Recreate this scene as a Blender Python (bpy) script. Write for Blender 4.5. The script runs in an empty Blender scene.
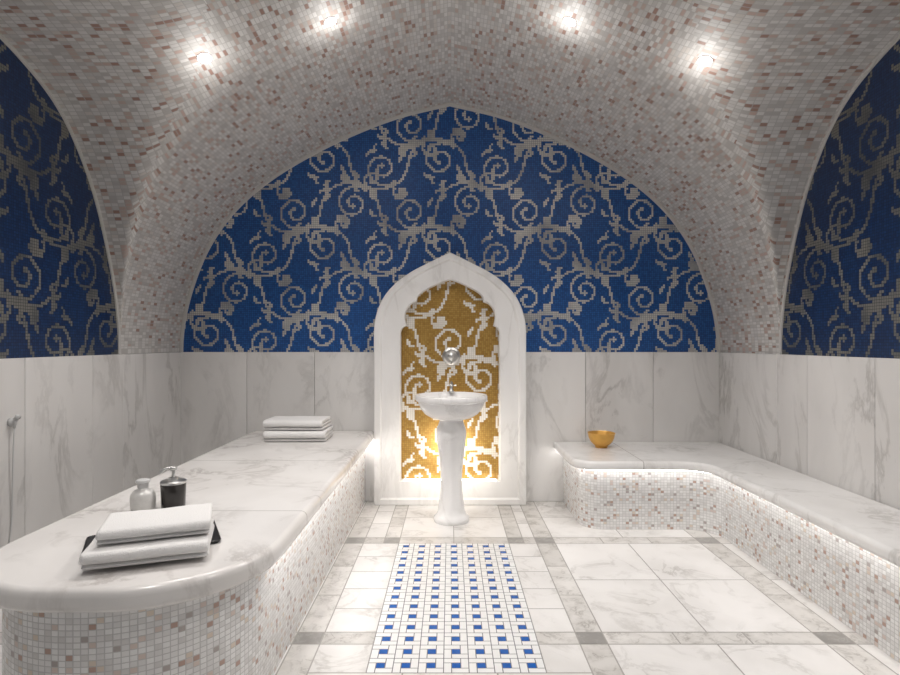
import bpy, bmesh, math, random
import numpy as np
from mathutils import Vector, Matrix, noise
random.seed(4); rng=np.random.RandomState(7)
S=bpy.context.scene
COL=S.collection
W=2.208; SPR=1.218; L=4.9
# ---------------------------------------------------------------- helpers
def nd(nt,t,**k):
    n=nt.nodes.new(t)
    for a,b in k.items(): setattr(n,a,b)
    return n
def newmat(name):
    m=bpy.data.materials.new(name); m.use_nodes=True
    nt=m.node_tree; b=nt.nodes['Principled BSDF']
    return m,nt,b
def simple(name,col,rough=.4,metal=0,noise_amt=.06,scale=30,bump=0,emis=None,es=0,trans=0):
    m,nt,b=newmat(name)
    n=nd(nt,'ShaderNodeTexNoise'); n.inputs['Scale'].default_value=scale
    tc=nd(nt,'ShaderNodeTexCoord'); nt.links.new(tc.outputs['Object'],n.inputs['Vector'])
    r=nd(nt,'ShaderNodeValToRGB')
    c0=[max(0,c*(1-noise_amt)) for c in col]; c1=[min(1,c*(1+noise_amt)) for c in col]
    r.color_ramp.elements[0].color=(*c0,1); r.color_ramp.elements[1].color=(*c1,1)
    nt.links.new(n.outputs['Fac'],r.inputs['Fac']); nt.links.new(r.outputs['Color'],b.inputs['Base Color'])
    b.inputs['Roughness'].default_value=rough; b.inputs['Metallic'].default_value=metal
    if bump:
        bp=nd(nt,'ShaderNodeBump'); bp.inputs['Strength'].default_value=bump; bp.inputs['Distance'].default_value=.004
        nt.links.new(n.outputs['Fac'],bp.inputs['Height']); nt.links.new(bp.outputs['Normal'],b.inputs['Normal'])
    if emis:
        b.inputs['Emission Color'].default_value=(*emis,1); b.inputs['Emission Strength'].default_value=es
    return m
def marble(name,base=(.83,.81,.79),vein=(.5,.48,.47),scale=2.2,amount=.6,rough=.18,joints=(),isl=.12,spec=.5):
    m,nt,b=newmat(name); lk=nt.links.new
    tc=nd(nt,'ShaderNodeTexCoord'); geo=nd(nt,'ShaderNodeNewGeometry')
    mul=nd(nt,'ShaderNodeMath',operation='MULTIPLY'); mul.inputs[1].default_value=37.0
    lk(geo.outputs['Random Per Island'],mul.inputs[0])
    cmb=nd(nt,'ShaderNodeCombineXYZ')
    for i in range(3): lk(mul.outputs[0],cmb.inputs[i])
    # stretch the veining along a diagonal
    mp=nd(nt,'ShaderNodeMapping'); mp.inputs['Rotation'].default_value=(.5,.75,.55); mp.inputs['Scale'].default_value=(1.35,1.35,.6)
    lk(tc.outputs['Object'],mp.inputs['Vector'])
    add=nd(nt,'ShaderNodeVectorMath',operation='ADD')
    lk(mp.outputs[0],add.inputs[0]); lk(cmb.outputs[0],add.inputs[1])
    n1=nd(nt,'ShaderNodeTexNoise'); n1.inputs['Scale'].default_value=scale; n1.inputs['Detail'].default_value=7
    n1.inputs['Roughness'].default_value=.62; n1.inputs['Distortion'].default_value=.6
    lk(add.outputs[0],n1.inputs['Vector'])
    r=nd(nt,'ShaderNodeValToRGB'); cr=r.color_ramp
    cr.elements[0].position=.46; cr.elements[0].color=(0,0,0,1)
    cr.elements[1].position=.5; cr.elements[1].color=(1,1,1,1)
    e=cr.elements.new(.537); e.color=(0,0,0,1)
    lk(n1.outputs['Fac'],r.inputs['Fac'])
    n2=nd(nt,'ShaderNodeTexNoise'); n2.inputs['Scale'].default_value=scale*.9; n2.inputs['Detail'].default_value=5
    n2.inputs['Distortion'].default_value=.3
    lk(add.outputs[0],n2.inputs['Vector'])
    r2=nd(nt,'ShaderNodeValToRGB'); r2.color_ramp.elements[0].position=.38; r2.color_ramp.elements[1].position=.68
    lk(n2.outputs['Fac'],r2.inputs['Fac'])
    mm=nd(nt,'ShaderNodeMath',operation='MULTIPLY'); lk(r.outputs['Color'],mm.inputs[0]); lk(r2.outputs['Color'],mm.inputs[1])
    m3=nd(nt,'ShaderNodeMath',operation='MULTIPLY'); lk(mm.outputs[0],m3.inputs[0]); m3.inputs[1].default_value=amount
    m4=nd(nt,'ShaderNodeMath',operation='MULTIPLY_ADD'); lk(r2.outputs['Color'],m4.inputs[0]); m4.inputs[1].default_value=amount*.45; lk(m3.outputs[0],m4.inputs[2])
    m5=nd(nt,'ShaderNodeMath',operation='MULTIPLY_ADD'); lk(geo.outputs['Random Per Island'],m5.inputs[0]); m5.inputs[1].default_value=isl; lk(m4.outputs[0],m5.inputs[2])
    mix=nd(nt,'ShaderNodeMix',data_type='RGBA'); mix.clamp_factor=True
    mix.inputs[6].default_value=(*base,1); mix.inputs[7].default_value=(*vein,1)
    lk(m5.outputs[0],mix.inputs[0]); out=mix.outputs[2]
    if joints:
        sx=nd(nt,'ShaderNodeSeparateXYZ'); lk(tc.outputs['Object'],sx.inputs[0]); cur=None
        for ax,v in joints:
            c=nd(nt,'ShaderNodeMath',operation='COMPARE'); lk(sx.outputs[ax],c.inputs[0]); c.inputs[1].default_value=v; c.inputs[2].default_value=.0028
            if cur is None: cur=c.outputs[0]
            else:
                mx=nd(nt,'ShaderNodeMath',operation='MAXIMUM'); lk(cur,mx.inputs[0]); lk(c.outputs[0],mx.inputs[1]); cur=mx.outputs[0]
        j=nd(nt,'ShaderNodeMix',data_type='RGBA'); lk(cur,j.inputs[0]); lk(out,j.inputs[6]); j.inputs[7].default_value=(.42,.40,.38,1); out=j.outputs[2]
    lk(out,b.inputs['Base Color']); b.inputs['Roughness'].default_value=rough; b.inputs['Specular IOR Level'].default_value=spec
    return m
def tilemask(nt,uvsock,tw,th,g):
    lk=nt.links.new
    dv=nd(nt,'ShaderNodeVectorMath',operation='DIVIDE'); lk(uvsock,dv.inputs[0]); dv.inputs[1].default_value=(tw,th,1)
    fl=nd(nt,'ShaderNodeVectorMath',operation='FLOOR'); lk(dv.outputs[0],fl.inputs[0])
    fr=nd(nt,'ShaderNodeVectorMath',operation='FRACTION'); lk(dv.outputs[0],fr.inputs[0])
    sp=nd(nt,'ShaderNodeSeparateXYZ'); lk(fr.outputs[0],sp.inputs[0])
    outs=[]
    for i,t in ((0,tw),(1,th)):
        s=nd(nt,'ShaderNodeMath',operation='SUBTRACT'); lk(sp.outputs[i],s.inputs[0]); s.inputs[1].default_value=.5
        a=nd(nt,'ShaderNodeMath',operation='ABSOLUTE'); lk(s.outputs[0],a.inputs[0])
        mr=nd(nt,'ShaderNodeMapRange'); lk(a.outputs[0],mr.inputs[0])
        mr.inputs[1].default_value=.5-g/t-.06; mr.inputs[2].default_value=.5-g/t; mr.inputs[3].default_value=1; mr.inputs[4].default_value=0
        outs.append(mr.outputs[0])
    mn=nd(nt,'ShaderNodeMath',operation='MINIMUM'); lk(outs[0],mn.inputs[0]); lk(outs[1],mn.inputs[1])
    return fl.outputs[0],mn.outputs[0]
def mosaic(name,tw,th,palette,grout=(.5,.48,.46),g=.0012,rough=.25,bump=.5):
    m,nt,b=newmat(name); lk=nt.links.new
    uv=nd(nt,'ShaderNodeUVMap')
    fl,mask=tilemask(nt,uv.outputs[0],tw,th,g)
    wn=nd(nt,'ShaderNodeTexWhiteNoise',noise_dimensions='3D'); lk(fl,wn.inputs['Vector'])
    n=nd(nt,'ShaderNodeTexNoise'); n.inputs['Scale'].default_value=.22; n.inputs['Detail'].default_value=1; lk(fl,n.inputs['Vector'])
    ma=nd(nt,'ShaderNodeMath',operation='MULTIPLY_ADD'); lk(n.outputs['Fac'],ma.inputs[0]); ma.inputs[1].default_value=.30; lk(wn.outputs['Value'],ma.inputs[2])
    sb=nd(nt,'ShaderNodeMath',operation='SUBTRACT'); lk(ma.outputs[0],sb.inputs[0]); sb.inputs[1].default_value=.15; sb.use_clamp=True
    r=nd(nt,'ShaderNodeValToRGB'); cr=r.color_ramp; cr.interpolation='CONSTANT'
    cr.elements[0].position=0; cr.elements[0].color=(*palette[0][1],1)
    cr.elements[1].position=palette[1][0]; cr.elements[1].color=(*palette[1][1],1)
    for p,c in palette[2:]:
        e=cr.elements.new(p); e.color=(*c,1)
    lk(sb.outputs[0],r.inputs['Fac'])
    mix=nd(nt,'ShaderNodeMix',data_type='RGBA'); lk(mask,mix.inputs[0]); mix.inputs[6].default_value=(*grout,1); lk(r.outputs['Color'],mix.inputs[7])
    lk(mix.outputs[2],b.inputs['Base Color']); b.inputs['Roughness'].default_value=rough
    bp=nd(nt,'ShaderNodeBump'); bp.inputs['Strength'].default_value=bump; bp.inputs['Distance'].default_value=.002
    h=nd(nt,'ShaderNodeMath',operation='MULTIPLY_ADD'); lk(wn.outputs['Value'],h.inputs[0]); h.inputs[1].default_value=.5; lk(mask,h.inputs[2])
    lk(h.outputs[0],bp.inputs['Height']); lk(bp.outputs['Normal'],b.inputs['Normal'])
    return m
def patmat(name,bg1,bg2,fg1,fg2,grout,bgm=.0,fgm=.5,rough=.3,gw=.04):
    m,nt,b=newmat(name); lk=nt.links.new
    uv=nd(nt,'ShaderNodeUVMap')
    fl,mask=tilemask(nt,uv.outputs[0],1,1,gw)
    wn=nd(nt,'ShaderNodeTexWhiteNoise',noise_dimensions='3D'); lk(fl,wn.inputs['Vector'])
    at=nd(nt,'ShaderNodeAttribute',attribute_name='pat')
    a=nd(nt,'ShaderNodeMix',data_type='RGBA'); lk(wn.outputs['Value'],a.inputs[0]); a.inputs[6].default_value=(*bg1,1); a.inputs[7].default_value=(*bg2,1)
    ns=nd(nt,'ShaderNodeTexNoise'); ns.inputs['Scale'].default_value=.05; ns.inputs['Detail'].default_value=2; lk(fl,ns.inputs['Vector'])
    mr=nd(nt,'ShaderNodeMapRange'); lk(ns.outputs['Fac'],mr.inputs[0]); mr.inputs[1].default_value=.34; mr.inputs[2].default_value=.58
    av=nd(nt,'ShaderNodeMath',operation='MULTIPLY_ADD'); lk(wn.outputs['Value'],av.inputs[0]); av.inputs[1].default_value=.2
    sc=nd(nt,'ShaderNodeMath',operation='MULTIPLY'); lk(mr.outputs[0],sc.inputs[0]); sc.inputs[1].default_value=.8; lk(sc.outputs[0],av.inputs[2])
    c=nd(nt,'ShaderNodeMix',data_type='RGBA'); lk(av.outputs[0],c.inputs[0]); c.inputs[6].default_value=(*fg1,1); c.inputs[7].default_value=(*fg2,1)
    g1=nd(nt,'ShaderNodeMix',data_type='RGBA'); lk(mask,g1.inputs[0]); g1.inputs[6].default_value=(*grout,1); lk(a.outputs[2],g1.inputs[7])
    g2=nd(nt,'ShaderNodeMix',data_type='RGBA'); lk(mask,g2.inputs[0]); g2.inputs[6].default_value=(*[x*.75 for x in fg1],1); lk(c.outputs[2],g2.inputs[7])
    d=nd(nt,'ShaderNodeMix',data_type='RGBA'); lk(at.outputs['Fac'],d.inputs[0]); lk(g1.outputs[2],d.inputs[6]); lk(g2.outputs[2],d.inputs[7])
    lk(d.outputs[2],b.inputs['Base Color'])
    me=nd(nt,'ShaderNodeMapRange'); lk(at.outputs['Fac'],me.inputs[0]); me.inputs[3].default_value=bgm; me.inputs[4].default_value=fgm
    lk(me.outputs[0],b.inputs['Metallic']); b.inputs['Roughness'].default_value=rough
    bp=nd(nt,'ShaderNodeBump'); bp.inputs['Strength'].default_value=.1; bp.inputs['Distance'].default_value=.002
    lk(mask,bp.inputs['Height']); lk(bp.outputs['Normal'],b.inputs['Normal'])
    return m
def mk(name,verts,faces,mats,midx=None,smooth=False,parent=None,loc=None,rotz=0,uvs=None,attr=None):
    me=bpy.data.meshes.new(name); me.from_pydata([tuple(v) for v in verts],[],faces)
    for m in (mats if isinstance(mats,(list,tuple)) else [mats]): me.materials.append(m)
    if midx is not None: me.polygons.foreach_set('material_index',midx)
    if smooth: me.polygons.foreach_set('use_smooth',[True]*len(me.polygons))
    if uvs is not None:
        ul=me.uv_layers.new(name='UVMap'); ul.data.foreach_set('uv',[c for p in uvs for c in p])
    if attr is not None:
        a=me.attributes.new('pat','FLOAT','FACE'); a.data.foreach_set('value',attr)
    me.update()
    o=bpy.data.objects.new(name,me); COL.objects.link(o)
    if loc is not None: o.location=loc
    o.rotation_euler[2]=rotz
    if parent is not None: o.parent=parent
    return o
def fixn(o):
    bm=bmesh.new(); bm.from_mesh(o.data); bmesh.ops.recalc_face_normals(bm,faces=bm.faces); bm.to_mesh(o.data); bm.free(); return o
def empty(name,label,cat,loc=(0,0,0),group=None):
    o=bpy.data.objects.new(name,None); o.empty_display_size=.1; o.location=loc; COL.objects.link(o)
    o['label']=label; o['category']=cat
    if group: o['group']=group
    return o
def tag(o,label,cat,group=None):
    o['label']=label; o['category']=cat
    if group: o['group']=group
    return o
def lathe_vf(prof,n=48,cx=0,cy=0,rad=None):
    v=[];f=[]
    for r,z in prof:
        for i in range(n):
            a=2*math.pi*i/n; q=r*(rad(a,z) if rad else 1); v.append((cx+q*math.cos(a),cy+q*math.sin(a),z))
    for j in range(len(prof)-1):
        for i in range(n):
            k=(i+1)%n; f.append((j*n+i,j*n+k,(j+1)*n+k,(j+1)*n+i))
    return v,f
def clean(o):
    bm=bmesh.new(); bm.from_mesh(o.data); bmesh.ops.remove_doubles(bm,verts=bm.verts,dist=1e-5); bmesh.ops.recalc_face_normals(bm,faces=bm.faces); bm.to_mesh(o.data); bm.free()
    md=o.modifiers.new('e','EDGE_SPLIT'); md.split_angle=math.radians(45)
    return o
def lathe(name,prof,mat,n=48,parent=None,loc=(0,0,0),cap=True,rad=None):
    v,f=lathe_vf(prof,n,0,0,rad)
    if cap:
        if prof[0][0]>1e-4: f.append(tuple(range(n))[::-1])
        if prof[-1][0]>1e-4: f.append(tuple((len(prof)-1)*n+i for i in range(n)))
    return clean(mk(name,v,f,mat,smooth=True,parent=parent,loc=loc))
def tube_vf(pts,r,n=12,off=0):
    pts=[Vector(p) for p in pts]; v=[];f=[]
    rs=r if isinstance(r,(list,tuple)) else [r]*len(pts)
    pu=None
    for i,p in enumerate(pts):
        t=(pts[min(i+1,len(pts)-1)]-pts[max(i-1,0)]).normalized()
        if pu is None: pu=t.orthogonal().normalized()
        pu=(pu-t*pu.dot(t)).normalized(); w=t.cross(pu)
        for k in range(n):
            a=2*math.pi*k/n; v.append(p+(pu*math.cos(a)+w*math.sin(a))*rs[i])
    for i in range(len(pts)-1):
        for k in range(n):
            q=(k+1)%n; f.append((off+i*n+k,off+i*n+q,off+(i+1)*n+q,off+(i+1)*n+k))
    f.append(tuple(off+k for k in range(n))[::-1]); f.append(tuple(off+(len(pts)-1)*n+k for k in range(n)))
    return v,f
def join_vf(parts):
    V=[];F=[]
    for v,f in parts:
        o=len(V); V+=list(v); F+=[tuple(i+o for i in q) for q in f]
    return V,F
def bez(p0,p1,p2,p3,n=14):
    r=[]
    for i in range(n+1):
        t=i/n; r.append(tuple((1-t)**3*a+3*(1-t)**2*t*b+3*(1-t)*t*t*c+t**3*d for a,b,c,d in zip(p0,p1,p2,p3)))
    return r
def hermite(X,Y,x):
    X=np.array(X,float);Y=np.array(Y,float)
    m=np.gradient(Y,X)
    x=np.clip(x,X[0],X[-1]); i=np.clip(np.searchsorted(X,x)-1,0,len(X)-2)
    h=X[i+1]-X[i]; t=(x-X[i])/h
    return (2*t**3-3*t**2+1)*Y[i]+(t**3-2*t**2+t)*h*m[i]+(-2*t**3+3*t**2)*Y[i+1]+(t**3-t**2)*h*m[i+1]
def A(x):
    s=np.sqrt(np.clip((W-np.abs(x))/W,0,1))
    return SPR+2.036*hermite([0,.192,.316,.43,.548,.667,.794,.903,1],[0,.25,.42,.555,.672,.775,.876,.952,1],s)
D0=.837;D1=4.063
def B(d):
    d=np.asarray(d,float); c=(D0+D1)/2; hw=(D1-D0)/2
    u=np.clip((hw-np.abs(d-c))/hw,0,1); s=np.sqrt(u)
    return SPR+1.69*hermite([0,.262,.443,.6,.75,.88,1],[0,.365,.645,.83,.925,.972,1],s)
def C(x,d):
    a=A(x); b=B(d); k=.16*np.minimum(a-SPR,b-SPR)+1e-6
    h=np.maximum(k-np.abs(a-b),0)/k
    return np.maximum(a,b)+h*h*k*.25

# ---------------------------------------------------------------- materials
M_wallmarble=marble('wall_marble',(.80,.785,.77),(.43,.415,.40),1.8,.55,.26,isl=.18)
M_slab=marble('bench_marble',(.85,.84,.83),(.47,.45,.43),2.2,.55,.2,joints=[(0,1.31)])
M_slabL=marble('bench_marble_warm',(.85,.83,.81),(.46,.43,.41),1.9,.58,.2,joints=[(1,-1.18),(1,-2.2)])
M_white=marble('carved_white_marble',(.88,.87,.86),(.56,.54,.52),2.4,.42,.35)
M_sink=marble('sink_marble',(.88,.87,.865),(.54,.525,.51),3.8,.34,.22)
M_ft=marble('floor_marble',(.80,.785,.77),(.46,.44,.415),2.6,.62,.32,isl=.14,spec=.32)
M_fband=marble('floor_band_marble',(.72,.70,.675),(.38,.36,.335),9,.75,.34,isl=.35,spec=.3)
M_fdark=marble('floor_dark_marble',(.27,.26,.245),(.42,.40,.38),12,.7,.3,spec=.3)
M_grout=simple('grout',(.38,.365,.34),.8)
M_cgrout=simple('carpet_grout',(.14,.15,.16),.8)
M_mw=simple('mosaic_white_tile',(.79,.79,.785),.3,0,.05,8)
M_mb=simple('mosaic_blue_tile',(.008,.10,.40),.25,0,.35,40)
pal=[(0,(.62,.605,.585)),(.22,(.55,.535,.515)),(.42,(.67,.655,.635)),(.62,(.49,.47,.45)),(.73,(.60,.565,.53)),(.81,(.51,.41,.36)),(.885,(.35,.22,.18)),(.94,(.53,.40,.35))]
M_ceil=mosaic('ceiling_mosaic',.044,.022,pal,(.47,.455,.435),.0009,.45,.2)
pal2=[(0,(.81,.80,.79)),(.25,(.75,.74,.73)),(.5,(.85,.845,.835)),(.74,(.69,.675,.66)),(.83,(.69,.59,.54)),(.88,(.50,.35,.29)),(.925,(.46,.41,.39)),(.95,(.72,.63,.54))]
M_base=mosaic('bench_mosaic',.022,.018,pal2,(.58,.57,.56),.0007)
TB=.0158
M_blue=patmat('blue_scroll_mosaic',(.008,.064,.235),(.016,.112,.365),(.29,.295,.31),(.66,.645,.61),(.006,.036,.13),.0,.25,.38,.05)
M_blue2=patmat('blue_scroll_mosaic_shade',(.003,.018,.074),(.006,.038,.125),(.085,.09,.095),(.24,.23,.20),(.003,.013,.045),.0,.25,.42,.05)  # side-wall copy of the blue mosaic, dimmer light put into its colours
M_gold=patmat('gold_scroll_mosaic',(.38,.215,.05),(.50,.31,.08),(.66,.61,.54),(.82,.79,.73),(.28,.16,.045),.5,.1,.42,.03)
M_trim=simple('arch_trim',(.56,.545,.525),.4)
M_towel=simple('terry_towel',(.82,.81,.80),.95,0,.05,260,bump=.8)
M_chrome=simple('chrome',(.66,.66,.65),.3,1,.02,10)
M_black=simple('black_lacquer',(.012,.012,.014),.35,0,.1,20)
M_glass=simple('dark_tumbler',(.03,.027,.025),.12,0,.1,20)
M_silver=simple('pale_ceramic',(.68,.67,.65),.3,.1,.15,60)
M_gbowl=simple('golden_brass',(.75,.42,.10),.35,.5,.15,25)
M_led=simple('led_strip',(1,1,1),.5,0,0,5,emis=(1,.975,.95),es=8)
M_led3=simple('bench_led_strip',(1,1,1),.5,0,0,5,emis=(1,.975,.95),es=18)
M_led2=simple('niche_led_strip',(1,1,1),.5,0,0,5,emis=(1,.94,.86),es=6)
M_lens=simple('lamp_lens',(1,1,1),.5,0,0,5,emis=(1,.96,.92),es=60)
M_ring=simple('lamp_ring',(.5,.49,.47),.4,0,.02,10)
M_plastic=simple('white_plastic',(.6,.6,.6),.3,0,.03,10)

# ---------------------------------------------------------------- scroll pattern
def pattern():
    K=60/56.; P,Q=60,45; SS=6
    img=np.zeros((Q*SS,P*SS),bool)
    yy,xx=np.mgrid[0:Q*SS,0:P*SS]; yy=(yy+.5)/SS; xx=(xx+.5)/SS
    def dot(x,y,r):
        dx=(xx-x+P/2)%P-P/2; dy=(yy-y+Q/2)%Q-Q/2
        img[dx*dx+dy*dy<r*r]=True
    def stroke(pts,w0,w1):
        n=len(pts)
        for i,(x,y) in enumerate(pts): dot(x,y,w0+(w1-w0)*i/(n-1))
    LW=.62
    def half(ox,oy,my,mx):
        T=lambda x,y:(K*(ox+mx*x),K*(oy+my*y))
        def leaf(x,y,ang,ln,wd,curl=40):
            n=44; px,py=x,y
            for i in range(n+1):
                t=i/n; a=math.radians(ang+curl*t*t*1.3)
                px+=math.cos(a)*ln/n; py+=math.sin(a)*ln/n
                dot(*T(px,py),.42+wd*math.sin(math.pi*t**.75))
        def spiral(cx,cy,r0,r1,a0,sw,end=1.0):
            pts=[]
            for i in range(150):
                t=i/149; a=math.radians(a0+sw*t); r=r0+(r1-r0)*t**.85
                pts.append(T(cx+r*math.cos(a),cy+r*math.sin(a)))
            stroke(pts,LW,LW); dot(*pts[-1],end)
        def curve(a,b,c,d): stroke([T(*p) for p in bez(a,b,c,d,90)],LW,LW)
        curve((0,0),(1,8),(7,12),(14,12)); curve((14,12),(21,12),(27,8),(28,0))
        # main scroll with pearl end
        spiral(15.6,2.2,8.8,1.6,42,580,1.1)
        # slim leaves along the outside of the scroll
        leaf(12.4,-6.0,190,5.6,.5,-85); leaf(12.4,-6.0,240,3.8,.35,70)
        leaf(23.9,-.6,275,4.6,.45,75)
        # fleur at the left shoulder
        leaf(3.4,8.2,120,6.2,.72,-100); leaf(3.4,8.2,168,4.8,.45,80)
        # fleur on the crown
        leaf(11.5,12.2,128,5.4,.62,-95); leaf(11.5,12.2,56,5.0,.55,90)
        # outer tendril
        spiral(24.8,13.8,3.9,1.0,215,-440,.8)
        # short curl by the vine's start
        leaf(1.0,3.2,20,6.0,.3,120)
    for (ox,oy) in ((0,10.5),(14,31.5)):
        half(ox,oy,1,1); half(ox+28,oy,-1,1)
    img=img.reshape(Q,SS,P,SS).mean((1,3))
    return img>.46
PAT=pattern()
def mosaic_grid(T,a0,a1,z0,top,mapf,off,mi,V,F,MI,UV,AT,phase=(0,0)):
    na=int(math.ceil((a1-a0)/T))
    for i in range(na):
        x0=a0+i*T; x1=min(a1,x0+T); h0=float(top(x0)); h1=float(top(x1)); hm=max(h0,h1)
        nz=int(math.ceil((hm-z0)/T))
        for j in range(nz):
            zb=z0+j*T; zt=zb+T
            q=[(x0,min(zb,h0)),(x1,min(zb,h1)),(x1,min(zt,h1)),(x0,min(zt,h0))]
            b=len(V)
            for a,z in q: V.append(mapf(a,z,off))
            F.append((b,b+1,b+2,b+3)); MI.append(mi)
            for a,z in q: UV.append(((a-a0)/T,(z-z0)/T))
            AT.append(float(PAT[(j+phase[1])%PAT.shape[0],(i+phase[0])%PAT.shape[1]]))
def boxf(V,F,MI,UV,AT,mapf,a0,a1,z0,z1,o0,o1,mi,bev=.003):
    b=len(V)
    for a,z,o in [(a0,z0,o0),(a1,z0,o0),(a1,z1,o0),(a0,z1,o0),(a0,z0,o1-bev),(a1,z0,o1-bev),(a1,z1,o1-bev),(a0,z1,o1-bev),
                  (a0+bev,z0+bev,o1),(a1-bev,z0+bev,o1),(a1-bev,z1-bev,o1),(a0+bev,z1-bev,o1)]: V.append(mapf(a,z,o))
    for k in [(0,1,5,4),(1,2,6,5),(2,3,7,6),(3,0,4,7),(4,5,9,8),(5,6,10,9),(6,7,11,10),(7,4,8,11),(8,9,10,11)]:
        F.append(tuple(b+i for i in k)); MI.append(mi); AT.append(0.)
        for _ in k: UV.append((0,0))
def wall(name,mapf,a0,a1,joints,g0,g1,top,phase,bm):
    V=[];F=[];MI=[];UV=[];AT=[]
    def quad(p0,p1,zb,zt,o,mi):
        b=len(V)
        for a,z in ((p0,zb),(p1,zb),(p1,zt),(p0,zt)): V.append(mapf(a,z,o)); UV.append((0,0))
        F.append((b,b+1,b+2,b+3)); MI.append(mi); AT.append(0.)
    quad(a0,a1,0,SPR-.004,.004,0)
    for p,q in zip(joints[:-1],joints[1:]): boxf(V,F,MI,UV,AT,mapf,p+.0015,q-.0015,0,SPR,0,.018,1)
    mosaic_grid(TB,g0,g1,SPR,top,mapf,.0,2,V,F,MI,UV,AT,phase)
    o=mk(name,V,F,[M_grout,M_wallmarble,bm],MI,uvs=UV,attr=AT); o['kind']='structure'
    return o
wall('wall_back',lambda a,z,o:(a,-o,z),-W,W,[-W+i*W/4 for i in range(9)],-W,W,lambda x:A(x),(2,4),M_blue)
sj=[0,.83,1.15,1.70,2.25,2.80,3.35,3.9,4.45,L]
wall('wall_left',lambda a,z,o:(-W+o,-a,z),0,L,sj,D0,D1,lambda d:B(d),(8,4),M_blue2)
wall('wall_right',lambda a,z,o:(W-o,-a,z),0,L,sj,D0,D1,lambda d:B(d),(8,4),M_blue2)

# ---------------------------------------------------------------- ceiling
th=np.linspace(0,math.pi,161); xs=-W*np.cos(th)
ds=[]
ds+=list(np.linspace(0,D0,14)[:-1])
tt=np.linspace(0,math.pi,180); ds+=list((D0+D1)/2-(D1-D0)/2*np.cos(tt)); ds+=list(np.linspace(D1,L,14)[1:])
ds=np.array(ds)
XX,DD=np.meshgrid(xs,ds); ZZ=C(XX,DD)
fa=np.linspace(-W,W,4001); za=A(fa); sa=np.concatenate([[0],np.cumsum(np.hypot(np.diff(fa),np.diff(za)))])
fb=np.linspace(0,L,4001); zb=B(fb); sbv=np.concatenate([[0],np.cumsum(np.hypot(np.diff(fb),np.diff(zb)))])
nx=len(xs); V=[(XX[j,i],-DD[j,i],ZZ[j,i]) for j in range(len(ds)) for i in range(nx)]
F=[];UV=[]
SA=np.interp(xs,fa,sa); SB=np.interp(ds,fb,sbv)
for j in range(len(ds)-1):
    for i in range(nx-1):
        F.append((j*nx+i,j*nx+i+1,(j+1)*nx+i+1,(j+1)*nx+i))
        xm=(xs[i]+xs[i+1])/2; dm=(ds[j]+ds[j+1])/2
        useA=A(xm)>=B(dm)
        for (jj,ii) in ((j,i),(j,i+1),(j+1,i+1),(j+1,i)):
            UV.append((ds[jj],SA[ii]) if useA else (xs[ii]+10,SB[jj]))
o=mk('ceiling',V,F,M_ceil,smooth=True,uvs=UV); o['kind']='structure'
def ribbon(name,pts,inn,wd,dp):
    V=[];F=[]
    for P,nrm,out in pts:
        P=Vector(P);nrm=Vector(nrm);out=Vector(out)
        for s,t in ((0,0),(0,1),(.25,1.25),(.75,1.25),(1,1),(1,0)):
            V.append(P+nrm*(s*wd)+out*(t*dp))
    n=6
    for i in range(len(pts)-1):
        for k in range(n-1): F.append((i*n+k,i*n+k+1,(i+1)*n+k+1,(i+1)*n+k))
    o=mk(name,V,F,M_trim); fixn(o); o['kind']='structure'; return o
def archpts(cx,hw,fn,mapf,out):
    P=[]
    t=np.linspace(0,math.pi,221); a=cx-hw*np.cos(t); z=fn(a)
    for i in range(len(a)):
        i0=max(i-1,0);i1=min(i+1,len(a)-1)
        dx=a[i1]-a[i0];dz=z[i1]-z[i0];l=math.hypot(dx,dz)
        na,nz=dz/l,-dx/l
        p=mapf(a[i],z[i]); q=mapf(a[i]+na,z[i]+nz)
        P.append((p,tuple(b-c for b,c in zip(q,p)),out))
    return P
ribbon('trim_1',archpts(0,W,A,lambda a,z:(a,0,z),(0,-1,0)),1,.028,.012)
ribbon('trim_2',archpts((D0+D1)/2,(D1-D0)/2,B,lambda a,z:(-W,-a,z),(1,0,0)),1,.022,.009)
ribbon('trim_3',archpts((D0+D1)/2,(D1-D0)/2,B,lambda a,z:(W,-a,z),(-1,0,0)),1,.022,.009)

# ---------------------------------------------------------------- floor
V=[];F=[];MI=[]
def rect(x0,x1,d0,d1,mi,z=0,g=.003):
    b=len(V); V.extend([(x0+g,-d1+g,z),(x1-g,-d1+g,z),(x1-g,-d0-g,z),(x0+g,-d0-g,z)]); F.append((b,b+1,b+2,b+3)); MI.append(mi)
rect(-W,W,0,L,0,-.0015,0)
Cx0,Cx1,Cd0,Cd1=-.33,.38,.97,2.39
bandsX=[(-.68,-.56),(.56,.68),(1.62,1.75)]
bandsD=[(.86,.97),(2.08,2.18),(3.28,3.38)]
def fill(x0,x1,d0,d1,nx_,nd_,mi=1):
    for i in range(nx_):
        for j in range(nd_): rect(x0+(x1-x0)*i/nx_,x0+(x1-x0)*(i+1)/nx_,d0+(d1-d0)*j/nd_,d0+(d1-d0)*(j+1)/nd_,mi)
Dsec=[(0,.86),(.97,2.08),(2.18,3.28),(3.38,L)]
for (d0,d1) in bandsD:
    for (x0,x1) in bandsX: rect(x0,x1,d0,d1,3)
    fill(-W,-.68,d0,d1,4,1,2); fill(.68,1.62,d0,d1,3,1,2); fill(1.75,W,d0,d1,1,1,2)
    if d0>Cd0 and d0<Cd1: fill(-.56,Cx0,d0,d1,1,1,2); fill(Cx1,.56,d0,d1,1,1,2)
    else:
        rect(-.56,Cx0-.10,d0,d1,2); rect(Cx0-.10,Cx0,d0,d1,3); fill(Cx0,Cx1,d0,d1,2,1,2); rect(Cx1,Cx1+.10,d0,d1,3); rect(Cx1+.10,.56,d0,d1,2)
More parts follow.
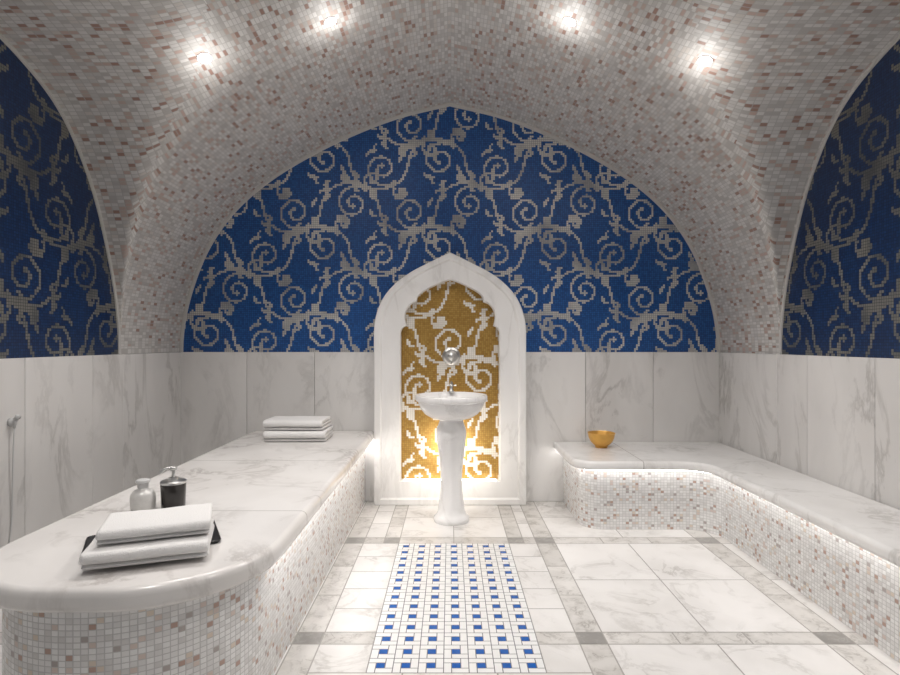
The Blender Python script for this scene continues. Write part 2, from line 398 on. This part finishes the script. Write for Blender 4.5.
for k,(d0,d1) in enumerate(Dsec):
    for (x0,x1) in bandsX: fill(x0,x1,d0,d1,1,max(2,int((d1-d0)/.30)),2)
    fill(-W,-.68,d0,d1,3,2); fill(.68,1.62,d0,d1,2,2); fill(1.75,W,d0,d1,1,2)
    if k==0:
        fill(-.56,-.43,d0,d1,1,3,1); fill(-.43,-.33,d0,d1,1,4,2); fill(-.33,.38,d0,d1,2,2); fill(.38,.48,d0,d1,1,4,2); fill(.48,.56,d0,d1,1,3,1)
    elif k==1: fill(-.56,Cx0,d0,d1,1,5); fill(Cx1,.56,d0,d1,1,5)
    elif k==2: fill(-.56,Cx0,d0,Cd1,1,1); fill(Cx1,.56,d0,Cd1,1,1); fill(-.56,.56,Cd1,d1,3,2)
    else: fill(-.56,.56,d0,d1,3,4)
rect(Cx0,Cx1,Cd0,Cd1,6,-.0008,0)
NXc=7; p=(Cx1-Cx0)/NXc; NYc=14; q_=(Cd1-Cd0)/NYc
s_=.037/p; t_=(1-s_)/2
def crect(i,j,a0,a1,b0,b1,mi): rect(Cx0+(i+a0)*p,Cx0+(i+a1)*p,Cd0+(j+b0)*q_,Cd0+(j+b1)*q_,mi,0,.0019)
for i in range(NXc):
    for j in range(NYc):
        crect(i,j,t_,t_+s_,t_,t_+s_,5)
        crect(i,j,0,t_+s_,0,t_,4); crect(i,j,t_+s_,1,0,t_+s_,4); crect(i,j,t_,1,t_+s_,1,4); crect(i,j,0,t_,t_,1,4)
o=mk('floor',V,F,[M_grout,M_ft,M_fband,M_fdark,M_mw,M_mb,M_cgrout],MI); o['kind']='structure'

# ---------------------------------------------------------------- benches
def rounded(corners,seg=14):
    out=[];n=len(corners)
    for i,(x,y,r) in enumerate(corners):
        if r<=0: out.append((x,y)); continue
        p=Vector((x,y)); a=(Vector(corners[i-1][:2])-p).normalized(); b=(Vector(corners[(i+1)%n][:2])-p).normalized()
        c=p+(a+b)*r
        s=p+a*r; e=p+b*r
        a0=math.atan2(s.y-c.y,s.x-c.x); a1=math.atan2(e.y-c.y,e.x-c.x)
        dd=(a1-a0+math.pi)%(2*math.pi)-math.pi
        for k in range(seg+1):
            t=a0+dd*k/seg; out.append((c.x+r*math.cos(t),c.y+r*math.sin(t)))
    return out
def prism(name,outl,z0,z1,mat,parent,uv=False,bevel=0):
    n=len(outl); V=[(x,y,z0) for x,y in outl]+[(x,y,z1) for x,y in outl]; F=[];UV=[]
    s=0
    for i in range(n):
        k=(i+1)%n; l=math.hypot(outl[k][0]-outl[i][0],outl[k][1]-outl[i][1])
        F.append((i,k,n+k,n+i)); UV+=[(s,z0),(s+l,z0),(s+l,z1),(s,z1)]; s+=l
    F.append(tuple(range(n,2*n))); UV+=[(V[j][0],V[j][1]) for j in range(n,2*n)]
    F.append(tuple(range(n))[::-1]); UV+=[(V[j][0],V[j][1]) for j in range(n)][::-1]
    o=mk(name,V,F,mat,parent=parent,uvs=UV)
    if bevel:
        o.data.polygons.foreach_set('use_smooth',[True]*len(o.data.polygons))
        b=o.modifiers.new('b','BEVEL'); b.width=bevel; b.segments=5; b.limit_method='ANGLE'; b.angle_limit=math.radians(50)
        wn=o.modifiers.new('w','WEIGHTED_NORMAL')
    return o
def strip(name,path,z,h,wd,mat,parent):
    V=[];F=[]; n=len(path)
    for i,(x,y) in enumerate(path):
        a=Vector(path[max(i-1,0)]);b=Vector(path[min(i+1,n-1)]); t=(b-a).normalized(); nr=Vector((t.y,-t.x))
        for s,q in ((-1,0),(1,0),(1,1),(-1,1)): V.append((x+nr.x*s*wd/2,y+nr.y*s*wd/2,z+q*h))
    for i in range(n-1):
        for k in range(4): F.append((i*4+k,i*4+(k+1)%4,(i+1)*4+(k+1)%4,(i+1)*4+k))
    F.append((0,1,2,3)); F.append(tuple((n-1)*4+k for k in range(4)))
    return fixn(mk(name,V,F,mat,parent=parent))
GW=-.02
HL=.58
bl=empty('heated_bench','long marble-topped bench with mosaic sides and rounded free end','bench',(-1.1,-1.5,0))
def off(o):
    p=o.parent.location; o.location=(-p.x,-p.y,-p.z)
    return o
outL=rounded([(-1.6,GW,0),(-1.6,-2.97,.42),(-.61,-2.97,.42),(-.61,GW,0)],20)
baseL=rounded([(-1.52,GW,0),(-1.52,-2.945,.39),(-.69,-2.945,.42),(-.69,GW,0)],20)
off(prism('slab',outL,HL-.075,HL,M_slabL,bl,bevel=.026)); off(prism('base',baseL,0,HL-.075,M_base,bl,uv=True))
off(strip('led_strip',[(-.642,-2.45),(-.640,-1.0),(-.640,GW)],HL-.086,.010,.014,M_led3,bl))
HR=.49
br=empty('corner_bench','L-shaped marble-topped bench with lit mosaic base along the walls','bench',(1.9,-1,0))
Y0=-L+.02; X1=W-.02
outR=rounded([(X1,GW,0),(.84,GW,0),(.84,-.80,.16),(1.72,-.80,.16),(1.72,Y0,0),(X1,Y0,0)])
baseR=rounded([(X1,GW,0),(.92,GW,0),(.92,-.70,.16),(1.82,-.70,.2),(1.82,Y0,0),(X1,Y0,0)])
midR=rounded([(.88,GW,0),(.88,-.75,.16),(1.77,-.75,.18),(1.77,Y0,0),(9,9,0)])[:-1]
off(prism('slab',outR,HR-.06,HR,M_slab,br,bevel=.022)); off(prism('base',baseR,0,HR-.06,M_base,br,uv=True))
off(strip('led_strip',midR[0:],HR-.070,.010,.012,M_led,br))

# ---------------------------------------------------------------- niche
ni=empty('wall_niche','pointed white marble arch surround framing gold scroll mosaic','wall niche',(0,0,0))
def halfpath(corner,spring,arch,n1=6,n2=10,n3=44):
    P=[]
    z0=corner[1]
    for i in range(n1): P.append((corner[0]*i/n1,z0))
    for i in range(n2): P.append((corner[0]+(spring[0]-corner[0])*i/n2,z0+(spring[1]-z0)*i/n2))
    pts=[spring]+arch
    ln=[0]
    for a,b in zip(pts[:-1],pts[1:]): ln.append(ln[-1]+math.hypot(b[0]-a[0],b[1]-a[1]))
    tt=np.linspace(0,ln[-1],n3)
    xs_=np.interp(tt,ln,[p[0] for p in pts]); zs_=np.interp(tt,ln,[p[1] for p in pts])
    P+=list(zip(xs_,zs_)); return P
def cr(pts,n=8):
    out=[]
    for i in range(len(pts)-1):
        p0=pts[max(i-1,0)];p1=pts[i];p2=pts[i+1];p3=pts[min(i+2,len(pts)-1)]
        for k in range(n):
            t=k/n
            out.append(tuple(.5*((2*b)+(-a+c)*t+(2*a-5*b+4*c-d)*t*t+(-a+3*b-3*c+d)*t**3) for a,b,c,d in zip(p0,p1,p2,p3)))
    out.append(pts[-1]); return out
oa=cr([(.607,1.36),(.60,1.46),(.57,1.575),(.51,1.685),(.415,1.785),(.30,1.865),(.19,1.922),(.09,1.972),(0,2.015)])
ia=cr([(.395,1.34),(.396,1.38),(.378,1.415),(.348,1.43)])+cr([(.348,1.43),(.362,1.50),(.345,1.565),(.305,1.61),(.268,1.62)])+cr([(.268,1.62),(.258,1.665),(.205,1.71),(.12,1.755),(.05,1.785),(0,1.80)])
op=halfpath((.607,0.0),(.607,1.36),oa[1:]); ip=halfpath((.395,.19),(.395,1.34),ia[1:])
def full(P): return P+[(-x,z) for x,z in P[1:-1]][::-1]
op=full(op); ip=full(ip); n=len(op)
prof=[(0,.0),(0,.115),(.03,.123),(.23,.123),(.26,.118),(.30,.108),(.96,.106),(1,.10),(1,.0)]
V=[];F=[]
for s,dp in prof:
    for (a,b),(c,d) in zip(op,ip): V.append((a+(c-a)*s,-dp-.002,b+(d-b)*s))
for j in range(len(prof)-1):
    for i in range(n):
        k=(i+1)%n; F.append((j*n+i,j*n+k,(j+1)*n+k,(j+1)*n+i))
fixn(mk('surround',V,F,M_white,parent=ni))
V=[];F=[];MI=[];UV=[];AT=[]
mosaic_grid(.0165,-.42,.42,.17,lambda x:float(np.interp(abs(x),[0,.15,.3,.42],[1.85,1.80,1.68,1.5])),lambda a,z,o:(a,-o,z),.024,0,V,F,MI,UV,AT,(36,8))
mk('mosaic_panel',V,F,M_gold,MI,parent=ni,uvs=UV,attr=AT)
strip('light_strip',[(-.37,-.085),(.37,-.085)],.192,.006,.02,M_led2,ni)

# ---------------------------------------------------------------- washbasin
SX,SY=.01,-.50
sk=empty('washbasin','white marble pedestal washbasin standing before gold mosaic niche','washbasin',(SX,SY,0))
def flute(a,z): return 1+.035*math.cos(8*a)*max(0,min(1,(z-.07)/.06,(.68-z)/.08))
lathe('pedestal',[(0,0),(.125,0),(.13,.012),(.128,.03),(.112,.045),(.098,.07),(.092,.10),(.086,.14),(.078,.2),(.074,.28),(.078,.38),(.088,.48),(.10,.57),(.108,.64),(.106,.67),(.095,.70),(.085,.73),(.09,.75),(0,.75)],M_sink,96,sk,rad=flute)
lathe('basin',[(0,.735),(.10,.738),(.15,.752),(.195,.78),(.222,.815),(.238,.850),(.243,.868),(.258,.874),(.262,.882),(.262,.908),(.256,.916),(.246,.917),(.236,.912),(.225,.89),(.205,.85),(.17,.81),(.11,.78),(.03,.77),(0,.769)],M_sink,64,sk)
v1=lathe_vf([(.0,.914),(.022,.914),(.022,.922),(.013,.93),(.011,.97),(.014,.98),(.01,.99),(0,.993)],20,0,.225)
v2=tube_vf(bez((0,.225,.955),(0,.20,1.0),(0,.13,1.02),(0,.10,.965)),.007)
v3=tube_vf([(-.04,.225,.968),(-.02,.225,.966),(.02,.225,.966),(.04,.225,.968)],[.009,.005,.005,.009])
V_,F_=join_vf([v1,v2,v3]); o=mk('faucet',V_,F_,M_chrome,smooth=True,parent=sk); o['label']='chrome faucet on basin rim'
wt=empty('wall_tap','round chrome tap plate on gold mosaic above basin','tap',(.01,-.026,1.185))
def latheY(name,prof,mat,parent,n=48):
    v,f=lathe_vf(prof,n); v=[(x,-z,y) for x,y,z in v]; return clean(mk(name,v,f,mat,smooth=True,parent=parent))
latheY('plate',[(0,0),(.072,0),(.074,.004),(.070,.010),(.052,.014),(.046,.010),(.0,.010)],M_chrome,wt)
latheY('knob',[(0,.010),(.020,.010),(.017,.025),(.022,.034),(.024,.045),(.018,.053),(0,.056)],M_chrome,wt)
V_,F_=tube_vf(bez((0,-.04,-.005),(0,-.06,-.02),(0,-.065,-.04),(0,-.065,-.065)),.007); mk('spout',V_,F_,M_chrome,smooth=True,parent=wt)

# ---------------------------------------------------------------- towels
def towel(name,w,dep,layers,gap,seed,loc,rot,label,group):
    path=[]; h=gap
    r=h/2
    for l in range(layers):
        z=h*(l+.5); dirn=1 if l%2==0 else -1
        y0,y1=(-dep/2+r)*dirn,(dep/2-r)*dirn
        for k in range(9): path.append((y0+(y1-y0)*k/8,z))
        if l<layers-1:
            for k in range(1,7):
                a=-math.pi/2+math.pi*k/7; path.append((y1+dirn*r*math.cos(a),z+r+r*math.sin(a)))
    path=path[::-1]
    nxs=26; V=[];F=[]; n=len(path); th_=h*.44
    up=[];dn=[]
    for i,(y,z) in enumerate(path):
        a=path[max(i-1,0)];b=path[min(i+1,n-1)]; ty,tz=b[0]-a[0],b[1]-a[1]; l=math.hypot(ty,tz) or 1
        up.append((y-tz/l*th_,z+ty/l*th_)); dn.append((y+tz/l*th_,z-ty/l*th_))
    def cap(i):
        y,z=path[i]; a=path[i-1] if i else path[1]
        dy=y-a[0]; dz=z-a[1]; l=math.hypot(dy,dz); return (y+dy/l*th_*.8,z+dz/l*th_*.8)
    loop=[cap(0)]+up+[cap(n-1)]+dn[::-1]; m=len(loop)
    for i in range(nxs+1):
        x=-w/2+w*i/nxs; e=abs(2*i/nxs-1); sh=1-.03*max(0,(e-.93)/.07)
        for (y,z) in loop:
            nv=noise.noise_vector(Vector((x*9+seed,y*9,z*14)))
            nv2=noise.noise_vector(Vector((x*3+seed*2,y*3,z*20)))
            lim=min(1,z/.02)
            px=x+nv2.x*.008; py=y*sh+nv.y*.003+nv2.y*.005; pz=max(.0,z+nv.z*.003*lim)
            V.append((px,py,pz))
    for i in range(nxs):
        for k in range(m):
            q=(k+1)%m; F.append((i*m+k,i*m+q,(i+1)*m+q,(i+1)*m+k))
    for base,fl in ((0,False),(nxs*m,True)):
        for i in range(n-1):
            q=(base+1+i,base+2+i,base+(m-2-i),base+(m-1-i)); F.append(q if fl else q[::-1])
        F.append((base,base+1,base+m-1)); F.append((base+n,base+n+1,base+n+2))
    o=mk(name,V,F,M_towel,smooth=True,loc=loc,rotz=rot); fixn(o)
    s=o.modifiers.new('s','SUBSURF'); s.levels=1; s.render_levels=1
    tag(o,label,'towel',group); return o
YAW=math.radians(19)
towel('folded_towel',.365,.27,3,.0195,1.3,(-1.008,-2.69,HL+.011),YAW,'white folded terry towel, lower one resting on black tray','towels on the black tray')
towel('folded_towel',.335,.225,3,.017,5.1,(-1.003,-2.66,HL+.0715),YAW+.04,'white folded terry towel on top of stack beside bottles','towels on the black tray')
towel('folded_towel',.45,.30,3,.026,8.2,(-1.12,-.42,HL+.001),.02,'white folded terry towel, lower one near the marble wall','towels near the wall')
towel('folded_towel',.43,.28,3,.025,11.7,(-1.13,-.41,HL+.081),-.03,'white folded terry towel on top of stack near the marble wall','towels near the wall')

def rr(w,d,r): return rounded([(w/2,d/2,r),(-w/2,d/2,r),(-w/2,-d/2,r),(w/2,-d/2,r)],6)
V=[];F=[]
rings=[(.42,.27,0),(.425,.275,.003),(.43,.28,.010),(.426,.276,.011),(.42,.27,.007),(.41,.26,.006)]
for w,d,z in rings:
    R=rr(w,d,.02); n=len(R); V+=[(x,y,z) for x,y in R]
for j in range(len(rings)-1):
    for i in range(n):
        k=(i+1)%n; F.append((j*n+i,j*n+k,(j+1)*n+k,(j+1)*n+i))
F.append(tuple(range(n))[::-1]); F.append(tuple(range((len(rings)-1)*n,len(rings)*n)))
o=mk('serving_tray',V,F,M_black,loc=(-1.072,-2.565,HL),rotz=YAW+.16); fixn(o); tag(o,'black lacquered tray under folded towels on bench','tray')

bt=empty('soap_bottle','small round pale ceramic bottle with ribbed cap on bench','bottle',(-1.31,-2.20,HL))
lathe('body',[(0,0),(.036,0),(.041,.005),(.044,.02),(.045,.045),(.042,.065),(.034,.078),(.02,.084),(.017,.09)],M_silver,40,bt)
lathe('cap',[(.0,.088),(.018,.088),(.02,.092),(.02,.106),(.026,.110),(.024,.118),(.012,.122),(0,.123)],M_plastic,32,bt)
dp=empty('soap_dispenser','dark glass soap dispenser with chrome pump on bench','soap dispenser',(-1.205,-2.15,HL))
lathe('body',[(0,0),(.040,0),(.043,.004),(.046,.09),(.045,.095),(.0,.095)],M_glass,40,dp)
lathe('collar',[(0,.095),(.047,.095),(.047,.103),(.040,.107),(.018,.108),(.016,.118),(0,.118)],M_chrome,40,dp)
v1=tube_vf([(0,0,.112),(0,0,.145)],.006); v2=tube_vf([(0,0,.145),(0,0,.158)],.014)
v3=tube_vf(bez((0,0,.152),(-.015,-.01,.158),(-.03,-.02,.156),(-.036,-.024,.14)),.0055)
V_,F_=join_vf([v1,v2,v3]); mk('pump',V_,F_,M_chrome,smooth=True,parent=dp)
bt.scale=(1.12,)*3; dp.scale=(1.12,)*3

bw=lathe('bathing_bowl',[(0,0),(.045,0),(.048,.006),(.045,.012),(.06,.022),(.082,.045),(.096,.075),(.102,.105),(.105,.112),(.101,.113),(.096,.105),(.09,.076),(.074,.048),(.05,.028),(0,.02)],M_gbowl,56,None,(1.165,-.27,HR))
tag(bw,'round golden brass bathing bowl on marble bench','bowl')

hs=empty('hand_shower','white hand shower with hose on marble wall','shower',(-W+.017,-1.80,.90))
V_,F_=join_vf([tube_vf([(0,0,0),(.022,0,0)],.022),tube_vf([(.02,0,-.012),(.024,0,.012)],.012)])
mk('bracket',V_,F_,M_plastic,smooth=True,parent=hs)
V_,F_=join_vf([tube_vf([(.024,.0,-.03),(.024,0,.0),(.028,0,.02)],.006),tube_vf([(.028,0,.018),(.036,0,.026),(.044,0,.022)],[.008,.014,.016])])
mk('spray_head',V_,F_,M_plastic,smooth=True,parent=hs)
V_,F_=tube_vf(bez((.024,0,-.025),(.012,-.01,-.3),(.008,.02,-.45),(.004,-.01,-.60),30),.0035,8)
mk('hose',V_,F_,M_plastic,smooth=True,parent=hs)

# ---------------------------------------------------------------- lights
def lamp(name,kind,loc,energy,color,parent=None,**k):
    l=bpy.data.lights.new(name,kind); l.energy=energy; l.color=color
    for a,b in k.items(): setattr(l,a,b)
    o=bpy.data.objects.new(name,l); COL.objects.link(o); o.location=loc
    if parent: o.parent=parent
    return o
WARM=(1,.96,.925)
def downlight(x,d,en):
    z=float(C(x,d)); e=.01
    nrm=Vector(((float(C(x+e,d))-float(C(x-e,d)))/(2*e), -(float(C(x,d+e))-float(C(x,d-e)))/(2*e), -1)).normalized()
    E=empty('ceiling_spotlight','small round recessed ceiling spotlight in beige mosaic','ceiling light',(x,-d,z),'ceiling spotlights')
    q=nrm.to_track_quat('Z','Y'); E.rotation_euler=q.to_euler()
    lathe('ring',[(.034,-.01),(.034,.003),(.037,.004),(.040,.003),(.042,-.01)],M_ring,36,E,cap=False)
    lathe('lens',[(0,.010),(.02,.008),(.034,.003)],M_lens,36,E,cap=False)
    s=lamp('spot','SPOT',(0,0,.03),en,WARM,E,spot_size=math.radians(125),spot_blend=1,shadow_soft_size=.04)
    tgt=(nrm*.35+Vector((0,0,-1))*.65).normalized()
    s.rotation_euler=(q.inverted()@tgt.to_track_quat('-Z','Y')).to_euler()
    lamp('glow','POINT',(0,0,.12),1.5,WARM,E,shadow_soft_size=.07)
for x,d in ((-1.30,1.62),(1.35,1.62),(-.66,1.5),(.66,1.5)): downlight(x,d,66)
for x,d in ((-1.1,3.3),(1.1,3.3)): downlight(x,d,56)  # unseen pair added in the near half to help light the room
for x in (-.06,.08):  # unseen fill lamps added behind the pedestal to brighten the gold panel
    l=lamp('niche_fill','SPOT',(x,-.40,.40),6.5,(1,.93,.82),ni,spot_size=math.radians(165),spot_blend=1,shadow_soft_size=.09)
    l.rotation_euler=Vector((0,1,0)).to_track_quat('-Z','Y').to_euler()
w=bpy.data.worlds.new('World'); S.world=w; w.use_nodes=True
w.node_tree.nodes['Background'].inputs[0].default_value=(.97,.97,1,1); w.node_tree.nodes['Background'].inputs[1].default_value=.22
cam=bpy.data.cameras.new('Camera'); co=bpy.data.objects.new('Camera',cam); COL.objects.link(co)
co.location=(0,-4.6,1.3); co.rotation_euler=(math.pi/2,0,0); cam.sensor_width=36; cam.lens=22.5; cam.shift_y=.005; cam.clip_start=.05
S.camera=co
S.view_settings.view_transform='Standard'
